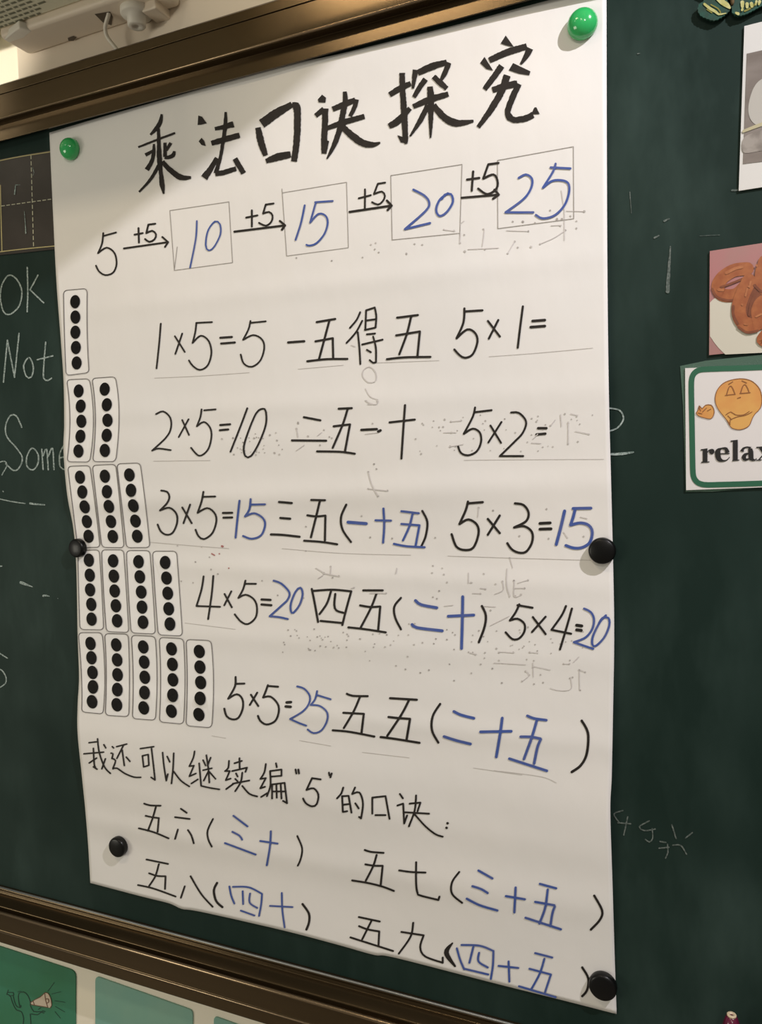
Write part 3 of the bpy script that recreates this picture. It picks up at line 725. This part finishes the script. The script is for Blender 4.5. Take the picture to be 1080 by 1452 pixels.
# ------------------------------------------------------------------ magnets
def lathe(prof, center, n=40, axis='out'):
    V, Fc = [], []
    for r, h in prof:
        for k in range(n):
            a = math.tau * k / n
            if axis == 'out': V.append(Vector((center[0] + r * math.cos(a), center[1] + r * math.sin(a), center[2] + h)))
            else: V.append(Vector((center[0] + r * math.cos(a), center[1] + h, center[2] + r * math.sin(a))))
    for i in range(len(prof) - 1):
        for k in range(n):
            Fc.append((i * n + k, i * n + (k + 1) % n, (i + 1) * n + (k + 1) % n, (i + 1) * n + k))
    Fc.append(tuple(range(n))); Fc.append(tuple(range((len(prof) - 1) * n, len(prof) * n)))
    return V, Fc
GREEN = mat('green_glossy_plastic', (.030, .43, .115, 1), .18, coat=.5)
BLACK = mat('black_glossy_plastic', (.003, .003, .003, 1), .36, spec=.25, coat=.06)
def magnet(name, u, v, rad_px, dome, material, label, squash=1.0):
    zc = .010 if dome else .007
    p0 = on(u, v, zc)
    base = hh(p0[0], p0[1]) + .0003 if 0 < p0[0] < .76 else .004
    base = max(base, .0022)
    k = (on(u, v + 1, zc) - on(u, v, zc)).length
    r = rad_px * k
    if dome:
        prof = [(r * .93, 0), (r * .98, .0010), (r, .003)]
        for i in range(1, 13):
            a = math.pi / 2 * i / 13
            prof.append((r * math.cos(a) ** .9, .003 + .0125 * math.sin(a)))
        prof.append((r * .02, .0156))
    else:
        prof = [(r * .90, 0), (r * .97, .0008), (r, .0025), (r, .0058), (r * .985, .0075), (r * .95, .0088), (r * .88, .0098)]
        for i in range(1, 8):
            t = i / 8
            prof.append((r * .88 * (1 - t), .0098 + .0016 * (1 - (1 - t) ** 2)))
        prof.append((r * .01, .0114))
    o = link(name, *lathe(prof, (p0[0], p0[1], base), 48), material, origin=(p0[0], p0[1], base), smooth=True)
    tag(o, label, 'magnet', 'magnets pinning the poster')
    return o
magnet('green_magnet', 824.5, 31, 22.3, True, GREEN, 'large round green magnet at the top right corner of the poster')
magnet('green_magnet', 97.5, 210.5, 15.8, True, GREEN, 'smaller round green magnet at the top left corner of the poster')
magnet('black_magnet', 110.5, 777, 13.3, False, BLACK, 'black magnet on the left edge of the poster beside the dot strips')
magnet('black_magnet', 853.5, 781, 18.8, False, BLACK, 'black magnet on the right poster edge beside the blue answer 15')
magnet('black_magnet', 167.5, 1200.5, 13.6, False, BLACK, 'black magnet inside the lower left corner of the poster')
magnet('black_magnet', 854.5, 1398, 18.6, False, BLACK, 'black magnet in the bottom right corner of the poster')

# ------------------------------------------------------------------ cards right of the poster
# grey photo print
ph = link('photo_print', *quad([(1055, 37), (1190, 3), (1178, 250), (1047, 270.5)], .0005, .0022), mat('white_photo_paper', (.58, .57, .545, 1), .35, coat=.2))
tag(ph, 'white bordered print of a grey photograph, near the upper right corner', 'photo')
z1 = plane(.0026)
link('printed_picture', *polyshape([(1058.5, 76), (1180, 49), (1170, 218), (1053, 232.5)], z1), mat('grey_brown_print', (.130, .105, .088, 1), .4, noise=((20, 20, 60), (.19, .16, .14, 1), .35, .65), coat=.2), ph)
link('printed_plate', *fan(blob(PX, '1080,112 1068,125 1061,148 1062,165 1070,176 1085,180 1110,175 1130,150 1125,120 1100,108'), plane(.0029)), mat('pale_print', (.40, .38, .34, 1), .4, coat=.2), ph)
link('printed_chopstick', *join(ribbon([(1054, 186, 4), (1080, 176, 5), (1130, 158, 5)], plane(.0032))), mat('straw_print', (.40, .36, .22, 1), .4, coat=.2), ph)
link('printed_cloth', *fan(blob(PX, '1054,196 1075,186 1110,178 1150,172 1150,205 1110,210 1078,214 1054,216'), plane(.0029)), mat('pale_cloth_print', (.28, .25, .22, 1), .4, noise=(70, (.17, .145, .125, 1), .4, .6), coat=.2), ph)
# food photo
E3 = (960, 340, 8.067)
fd = link('food_photo', *quad([(1006, 356), (1150, 334), (1147, 489), (1005, 503.5)], .0005, .0022), mat('pink_print', (.37, .155, .155, 1), .38, noise=(18, (.33, .175, .16, 1), .4, .6), coat=.2))
tag(fd, 'food photo of orange brown fried dough rings on a white plate', 'photo')
link('printed_plate', *polyshape(poly(E3, '372,720 400,690 430,668 600,660 900,640 1300,640 1480,800 1450,1180 1300,1210 968,1292 548,1312 520,1285 492,1258 466,1230 442,1200 420,1172 400,1142 385,1118 374,1105'), plane(.0025)), mat('ivory_plate_print', (.55, .52, .43, 1), .38, coat=.2), fd)
DOUGH = mat('fried_dough_print', (.27, .070, .020, 1), .36, noise=(130, (.36, .115, .034, 1), .35, .7), coat=.25)
DOUGHD = mat('fried_dough_dark_print', (.15, .038, .014, 1), .36, noise=(130, (.21, .060, .022, 1), .35, .7), coat=.25)
DOUGHL = mat('fried_dough_pale_print', (.42, .155, .058, 1), .36, noise=(150, (.33, .105, .034, 1), .35, .7), coat=.25)
def dough(z, parts, material, name='printed_dough_ring'):
    ps = []
    for wd, txt in parts:
        for s in parse(E3, txt, wd):
            ps.append(ribbon(s, plane(z), 2.0)); lift(ps[-1][0], len(ps))
    link(name, *join(*ps), material, fd)
dough(.0029, [(150, '800,330 650,350 520,430 465,530 500,620 600,640 700,610 820,480')], DOUGH)
dough(.0032, [(26, '760,440 640,490 560,520 500,540'), (26, '400,560 450,650 560,690 650,690')], DOUGHD)
dough(.0033, [(34, '470,570 520,575;560,380 660,330 740,310')], DOUGHL)
dough(.0034, [(190, '900,640 860,760 900,900 1000,940')], DOUGHD)
dough(.0036, [(165, '820,470 740,640 700,800 740,930 850,980 960,930 1100,900'), (150, '1000,250 960,420 1000,560 1100,600'), (150, '1200,700 1000,700 920,800 930,900'), (110, '1000,1080 960,1150 1060,1190')], DOUGH)
dough(.0039, [(28, '880,640 840,740 820,860;700,1000 800,1060 920,1040;880,520 960,590 1060,620'), (30, '640,760 640,860 690,960')], DOUGHD)
dough(.0040, [(22, '840,480 830,520;815,535 830,540;740,740 745,745;770,965 800,970;905,290 910,300;960,850 900,880;800,560 780,640')], DOUGHL)
# relax card in its laminate film
E4 = (960, 500, 7.26)
film = [(964, 519), (1000, 511.5), (1080, 503), (1210, 490), (1205, 690), (1080, 691), (1011, 697), (972, 697.5), (970, 640), (968, 575)]
rc = empty('relax_card', on(1040, 697, .001))
tag(rc, 'laminated white card reading relax with a green rounded border and a yellow smiley', 'card')
LAM = mat('laminate_film', (.14, .24, .18, 1), .12, spec=.6, alpha=.42, coat=.5)
link('laminate_film', *quad(film, .0004, .0010), LAM, rc)
link('card_face', *quad([(971, 522), (1080, 518.5), (1204, 512), (1200, 688), (1080, 691), (972.5, 695)], .0010, .0024), mat('white_laminated_card', (.70, .67, .655, 1), .3, coat=.5), rc)
zb = plane(.0028)
write('border_line', [(E4, 57, '1700,95 871,150 420,166 300,171 255,174 212,184 180,206 158,238 147,280 144,340 146,500 150,700 155,1000 159,1200 164,1262 178,1302 205,1334 245,1353 300,1361 420,1359 871,1345 1650,1310')], zb, mat('green_print', (.022, .115, .062, 1), .35, coat=.4), rc)
EMO = mat('orange_smiley_print', (.66, .36, .10, 1), .38, noise=((22, 22, 22), (.60, .25, .07, 1), .42, .64), coat=.4)
LINE = mat('brown_print_line', (.26, .10, .03, 1), .4, coat=.4)
link('smiley', *fan(blob(E4, '640,268 760,290 845,370 872,480 855,570 800,630 770,680 740,750 680,785 620,792 560,775 530,735 505,690 440,610 400,540 390,460 420,370 500,300'), plane(.0028)), EMO, rc)
link('waving_hand', *fan(blob(E4, '225,545 255,575 290,540 350,540 378,590 375,640 345,680 280,672 215,650 195,620 215,590'), plane(.0028)), EMO, rc)
write('smiley_line', [(E4, 7, '640,268 760,290 845,370 872,480 855,570 800,630 770,680 740,750 680,785 620,792 560,775 530,735 505,690 440,610 400,540 390,460 420,370 500,300 640,268'),
                      (E4, 10, '505,440 530,360 555,345 580,390 595,430;495,440 595,428;650,418 675,345 700,330 725,370 740,415;645,420 750,412;530,325 570,300;665,290 712,312;620,470 650,460'),
                      (E4, 8, '500,640 550,610 600,640 680,640 740,605;545,690 620,660 700,645 770,610;505,690 545,740;545,690 540,735;520,650 560,690'),
                      (E4, 7, '225,545 255,575 290,540 350,540 378,590 375,640 345,680 280,672 215,650 195,620 215,590 225,545;240,600 225,565;260,610 300,570;255,630 215,620;310,600 345,580')], plane(.0031), LINE, rc)
def glyphs():
    ps = []
    def st(wd, txt):
        for s in parse(E4, txt, wd): ps.append(ribbon(s, plane(.0031), 2.0, caps=False)); lift(ps[-1][0], len(ps))
    def pl(txt): ps.append(polyshape(poly(E4, txt), plane(.0031)))
    pl('240,995 310,985 310,1120 330,1120 330,1130 245,1134 245,1124 262,1122 262,1008 240,1005')                 # r
    st(14, '308,1030,8 325,1005,10 350,998,14'); ps.append(fan([(E4[0] + (355 + 28 * math.cos(a)) / 7.26, E4[1] + (1018 + 28 * math.sin(a)) / 7.26) for a in [i * math.tau / 16 for i in range(16)]], plane(.0031)))
    st(30, '500,982,12 455,985,12 420,1012,52 416,1050,56 430,1095,50 470,1113,20 510,1105,10 538,1075,8'); st(30, '455,984,12 500,990,34 515,1030,46'); st(11, '400,1042,11 538,1038,11')   # e
    pl('548,905 622,897 622,1102 638,1101 638,1111 566,1116 566,1106 572,1105 572,916 548,917')                       # l
    pl('728,990 770,985 782,1020 784,1090 800,1100 812,1085 818,1092 805,1112 770,1116 735,1100')
    st(30, '665,1018,40 680,985,20 720,972,14 755,985,30'); st(30, '745,1035,8 700,1048,30 685,1080,48 705,1102,26 745,1088,8')   # a
    pl('812,970 885,965 980,1095 1000,1093 1000,1103 915,1108 915,1098 922,1097 838,981 812,982')                    # x
    pl('812,1112 812,1103 830,1102 885,1042 893,1050 850,1100 868,1099 868,1109'); pl('960,962 1010,958 1010,968 995,970 925,1030 918,1020 968,972 960,972')
    return join(*ps)
link('relax_lettering', *glyphs(), mat('black_letter_print', (.012, .011, .011, 1), .4, coat=.4), rc)

# winged decoration at the top
E2 = (960, 0, 9.0)
bf = empty('butterfly_decoration', on(1036, 10, .003))
tag(bf, 'green and yellow winged decoration in the upper right corner of the board', 'decoration')
WG = mat('dark_green_felt', (.004, .055, .036, 1), .75, noise=(120, (.008, .036, .022, 1), .4, .6))
WY = mat('yellow_green_felt', (.34, .33, .085, 1), .7, noise=(160, (.48, .46, .21, 1), .35, .65))
WO = mat('olive_felt', (.17, .16, .02, 1), .7)
def slab(pts, z0, z1):
    f = [on(u, v, z1) for u, v in pts]
    b = [Vector((p[0], p[1], z0)) for p in f]
    n = len(f)
    V, Fc = list(f) + list(b), [tuple(range(n)), tuple(range(2 * n - 1, n - 1, -1))] + [(i, (i + 1) % n, n + (i + 1) % n, n + i) for i in range(n)]
    return V, Fc
def zig(txt, amp=5):
    b = blob(E2, txt, 2.2)
    cx = sum(p[0] for p in b) / len(b); cy = sum(p[1] for p in b) / len(b)
    return [(cx + (x - cx) * (1 + (amp / 100 if i % 2 else 0)), cy + (y - cy) * (1 + (amp / 100 if i % 2 else 0))) for i, (x, y) in enumerate(b)]
link('wing', *slab(zig('265,130 280,60 330,20 420,-60 560,-60 640,20 665,110 640,160 560,220 470,258 380,235 300,195'), .003, .0055), WG, bf)
link('wing', *slab(zig('695,100 730,10 900,-80 1150,-120 1240,-80 1180,30 1080,70 980,125 880,175 780,198 720,175'), .003, .0055), WG, bf)
link('wing', *slab(zig('250,-120 330,-260 520,-300 660,-180 690,-20 560,-40 400,-40'), .0015, .004), WG, bf)
link('wing', *slab(zig('700,-20 760,-220 980,-360 1240,-340 1260,-180 1100,-100 900,-60'), .0015, .004), WG, bf)
write('wing_marking', [(E2, 40, '345,50,30 420,110,38 490,150,34 530,182,26 620,168,12'), (E2, 44, '520,-20,60 580,30,70 640,70,60 668,100,30')], plane(.0062), WY, bf)
write('wing_marking', [(E2, 18, '430,60 520,110 550,160;380,120 440,160'), (E2, 24, '1000,40 940,100 860,140')], plane(.0060), WO, bf)
write('wing_marking', [(E2, 34, '830,30,50 830,85,36;890,50,46 890,90,36;945,45,44 950,85,30;830,118,34 825,130,26;750,165,30 775,175,40;1050,20,40 1040,55,24;1010,15,30 1000,60,20')], plane(.0064), WY, bf)
link('body', *lathe([(.0008, -.006), (.0016, -.004), (.0022, .002), (.0024, .02), (.0018, .03), (.0006, .034)], on(1038, -2, .006), 20, 'up'), mat('brown_felt', (.10, .06, .02, 1), .8), bf, smooth=True)

# magenta holder at the lower right
hp = on(1037, 1438.5, .022)
hd = empty('chalk_holder', (hp[0], hp[1] - .08, hp[2]))
tag(hd, 'dark pink tapered holder with a pale ring tip, by the lower right corner', 'holder')
link('holder_body', *lathe([(.0028, -.0006), (.0052, -.002), (.0075, -.008), (.0095, -.016), (.0105, -.03), (.0105, -.08), (.009, -.082)], hp, 32, 'up'), mat('magenta_glossy_plastic', (.105, .004, .030, 1), .25, coat=.35), hd, smooth=True)
link('ring_tip', *lathe([(.0044, -.0018), (.0046, -.0002), (.0042, .0004), (.0018, .0004), (.0016, -.0008)], hp, 32, 'up'), mat('cream_plastic_ring', (.62, .50, .34, 1), .4), hd, smooth=True)

# ------------------------------------------------------------------ device above the board (upper left)
dv = empty('wall_device', (.3, .111, .1))
tag(dv, 'beige plastic wall device with a cable and label above the board frame', 'device')
o = link('mounting_plate', *box(-.054, .684, .0672, .36, wz + .0005, 0), DEVICE, dv); bevel(o, .002)
o = link('mount_bracket', *box(-.030, .235, .1110, .36, 0, .050), DEVICE, dv); bevel(o, .006)
o = link('housing', *box(-.60, .25, .1215, .42, .050, .310), mat('grey_green_plastic_housing', (.74, .72, .56, 1), .5), dv); bevel(o, .005)
wp = [(1.06, .30), (.62, .125), (.62, .55), (1.06, .55)]
o = link('unseen_shadow_block', [Vector((x, y, z)) for z in (0, .402) for x, y in wp], [(0, 1, 2, 3), (7, 6, 5, 4)] + [(i, (i + 1) % 4, 4 + (i + 1) % 4, 4 + i) for i in range(4)], mat('grey_green_plastic_housing', (.74, .72, .56, 1), .5), dv); bevel(o, .004)  # added out of view, shaped to throw the shadow across the poster's top left
def under(y, dz=0):          # pixel on the underside plane at height y
    def f(u, v):
        d = ray(u, v)
        k = (y - CAM[1]) / d[1]
        p = CAM + d * k
        return Vector((p[0], p[1], p[2]))
    return f
ub, uh = under(.1106), under(.1210)
def prism(pts, dy):
    t = [Vector((p[0], p[1] + dy, p[2])) for p in pts]
    n = len(pts)
    return list(pts) + t, [tuple(range(n)), tuple(range(2 * n - 1, n - 1, -1))] + [(i, (i + 1) % n, n + (i + 1) % n, n + i) for i in range(n)]
o = link('end_cap', *prism([ub(*p) for p in [(6, 56), (27, 39), (46, 44.5), (34, 54), (12, 61)]], .010), mat('white_plastic', (.80, .76, .68, 1), .45), dv); bevel(o, .002)
# printed label of the device: rows of tiny dark print, too small to read
lp = []
for r in range(7):
    zz = .054 + r * .0078
    x = -.022 + r * .006
    while x < .066 - abs(r - 2) * .006:
        l = random.uniform(.004, .013)
        lp.append(([Vector((x, .1211, zz)), Vector((x + l, .1211, zz)), Vector((x + l, .1211, zz + .0034)), Vector((x, .1211, zz + .0034))], [(0, 1, 2, 3)]))
        x += l + .003
link('label_print', *join(*lp), mat('grey_label_print', (.20, .20, .14, 1), .6), dv)
link('socket_recess', *polyshape([(134, 20), (156, 16.5), (160, 24), (158, 36), (146, 32)], ub), mat('brown_socket', (.10, .075, .05, 1), .6), dv)
link('screw_slot', *polyshape([(96, 54), (104, 51), (109, 53), (104, 58), (97, 58)], ub), mat('brown_socket', (.1, .075, .05, 1), .6), dv)
def tube(pts, r, n=12):
    V, Fc = [], []
    P = [Vector(p) for p in pts]
    for i, p in enumerate(P):
        d = (P[min(i + 1, len(P) - 1)] - P[max(0, i - 1)]).normalized()
        a = d.cross(Vector((0, 0, 1)))
        if a.length < .1: a = d.cross(Vector((1, 0, 0)))
        a.normalize(); b = d.cross(a)
        for k in range(n):
            t = math.tau * k / n
            V.append(p + a * r * math.cos(t) + b * r * math.sin(t))
    for i in range(len(P) - 1):
        for k in range(n):
            Fc.append((i * n + k, i * n + (k + 1) % n, (i + 1) * n + (k + 1) % n, (i + 1) * n + k))
    Fc += [tuple(range(n)), tuple(range((len(P) - 1) * n, len(P) * n))]
    return V, Fc
c0 = ub(152, 20)
zc = c0[2]
cable = [(153, 14), (154, 20), (151, 30), (149, 40), (151, 50), (156, 58), (164, 68), (172, 78)]
cp = [on(u, v, zc + (.012 - zc) * min(1, max(0, (i - 1) / 6))) for i, (u, v) in enumerate(cable)]
cs_ = catmull([(p[0], p[1], p[2]) for p in cp], .006)
link('cable', *tube(cs_, .0026), mat('white_cable', (.74, .69, .60, 1), .4), dv, smooth=True)
kp = ub(193, 14)
link('knob', *lathe([(.020, .004), (.020, -.006), (.0185, -.008), (.012, -.0085), (.0115, -.020), (.010, -.0215), (.004, -.0215), (.0035, -.019)], (kp[0], .1110, kp[2]), 40, 'up'), mat('white_plastic', (.78, .74, .66, 1), .45), dv, smooth=True)
bp_ = ub(226, 14)
o = link('corner_block', *box(bp_[0] - .012, bp_[0] + .010, .1005, .1130, bp_[2] - .02, bp_[2] + .02), DEVICE, dv); bevel(o, .002)

# ------------------------------------------------------------------ picture cards on the wall under the board
zw = wz + .0022
E6, E7 = (0, 1340, 9.0), (100, 1340, 4.154)
def pcard(name, c, material, label):
    o = link(name, *quad(c, wz + .0002, zw), material)
    tag(o, label, 'picture card')
    return o
teal = mat('teal_green_print', (.030, .175, .085, 1), .5, noise=(9, (.035, .20, .115, 1), .4, .6))
pale = mat('pale_blue_green_print', (.19, .40, .33, 1), .5, noise=(7, (.24, .43, .34, 1), .4, .6))
def rc_(c, k=.04):           # soft corners on a pixel quad
    out = []
    n = len(c)
    for i in range(n):
        p, q, r = c[i - 1], c[i], c[(i + 1) % n]
        a = (q[0] + (p[0] - q[0]) * k, q[1] + (p[1] - q[1]) * k); b = (q[0] + (r[0] - q[0]) * k, q[1] + (r[1] - q[1]) * k)
        for t in (0, .25, .5, .75, 1):
            out.append(tuple((1 - t) ** 2 * a[j] + 2 * t * (1 - t) * q[j] + t * t * b[j] for j in (0, 1)))
    return out
g1 = pcard('picture_card', rc_([(-130, 1300), (107, 1377), (106, 1600), (-128, 1540)]), teal, 'dark green picture card of a figure with a megaphone, under the board frame')
fz = plane(zw + .0004)
DL = mat('dark_print_line', (.008, .035, .025, 1), .5)
write('figure_drawing', [(E6, 10, '255,800 235,700 240,620 300,600 350,640 385,720 385,770;290,1030 300,940 270,850 210,830 160,740 130,650 85,630*;85,630 105,575;95,605 160,605;120,650 175,640 165,605;165,640 190,740 220,790 265,795 265,770;390,780 430,850 510,850 560,870;400,880 480,890 530,850;385,880 395,1030;490,820 520,800;540,840 575,850'),
                         (E6, 6, '225,600 265,590')], fz, DL, g1)
for t_ in '610,590 690,480|660,625 775,597|700,712 830,732|705,785 825,855|700,850 770,935'.split('|'):
    write('sound_line_drawing', [(E6, 6, t_)], fz, DL, g1)
link('megaphone_drawing', *fan(poly(E6, '390,735 440,700 510,665 570,610 610,615 645,680 655,770 635,800 600,795 450,770 405,765'), fz), mat('cream_print', (.56, .47, .36, 1), .5), g1)
write('megaphone_outline', [(E6, 8, '390,735 440,700 510,665 570,610;570,610 610,615 645,680 658,770 635,805;395,760 450,770 600,795;570,610 580,700 610,800;420,715 440,770'), (E6, 10, '580,690 615,690 620,730 595,740')], plane(zw + .0008), mat('brown_drawn_line', (.14, .06, .03, 1), .5), g1)
g2 = pcard('picture_card', rc_([(135, 1384), (273, 1433), (271, 1620), (135, 1580)]), pale, 'pale blue picture card beside the green one, under the board frame')
g3 = pcard('picture_card', rc_([(303, 1441), (430, 1487), (430, 1640), (303, 1600)]), pale, 'pale blue picture card of which only the top corner shows, third from the left')

for o in bpy.data.objects:
    if '_o' in o.keys(): del o['_o']
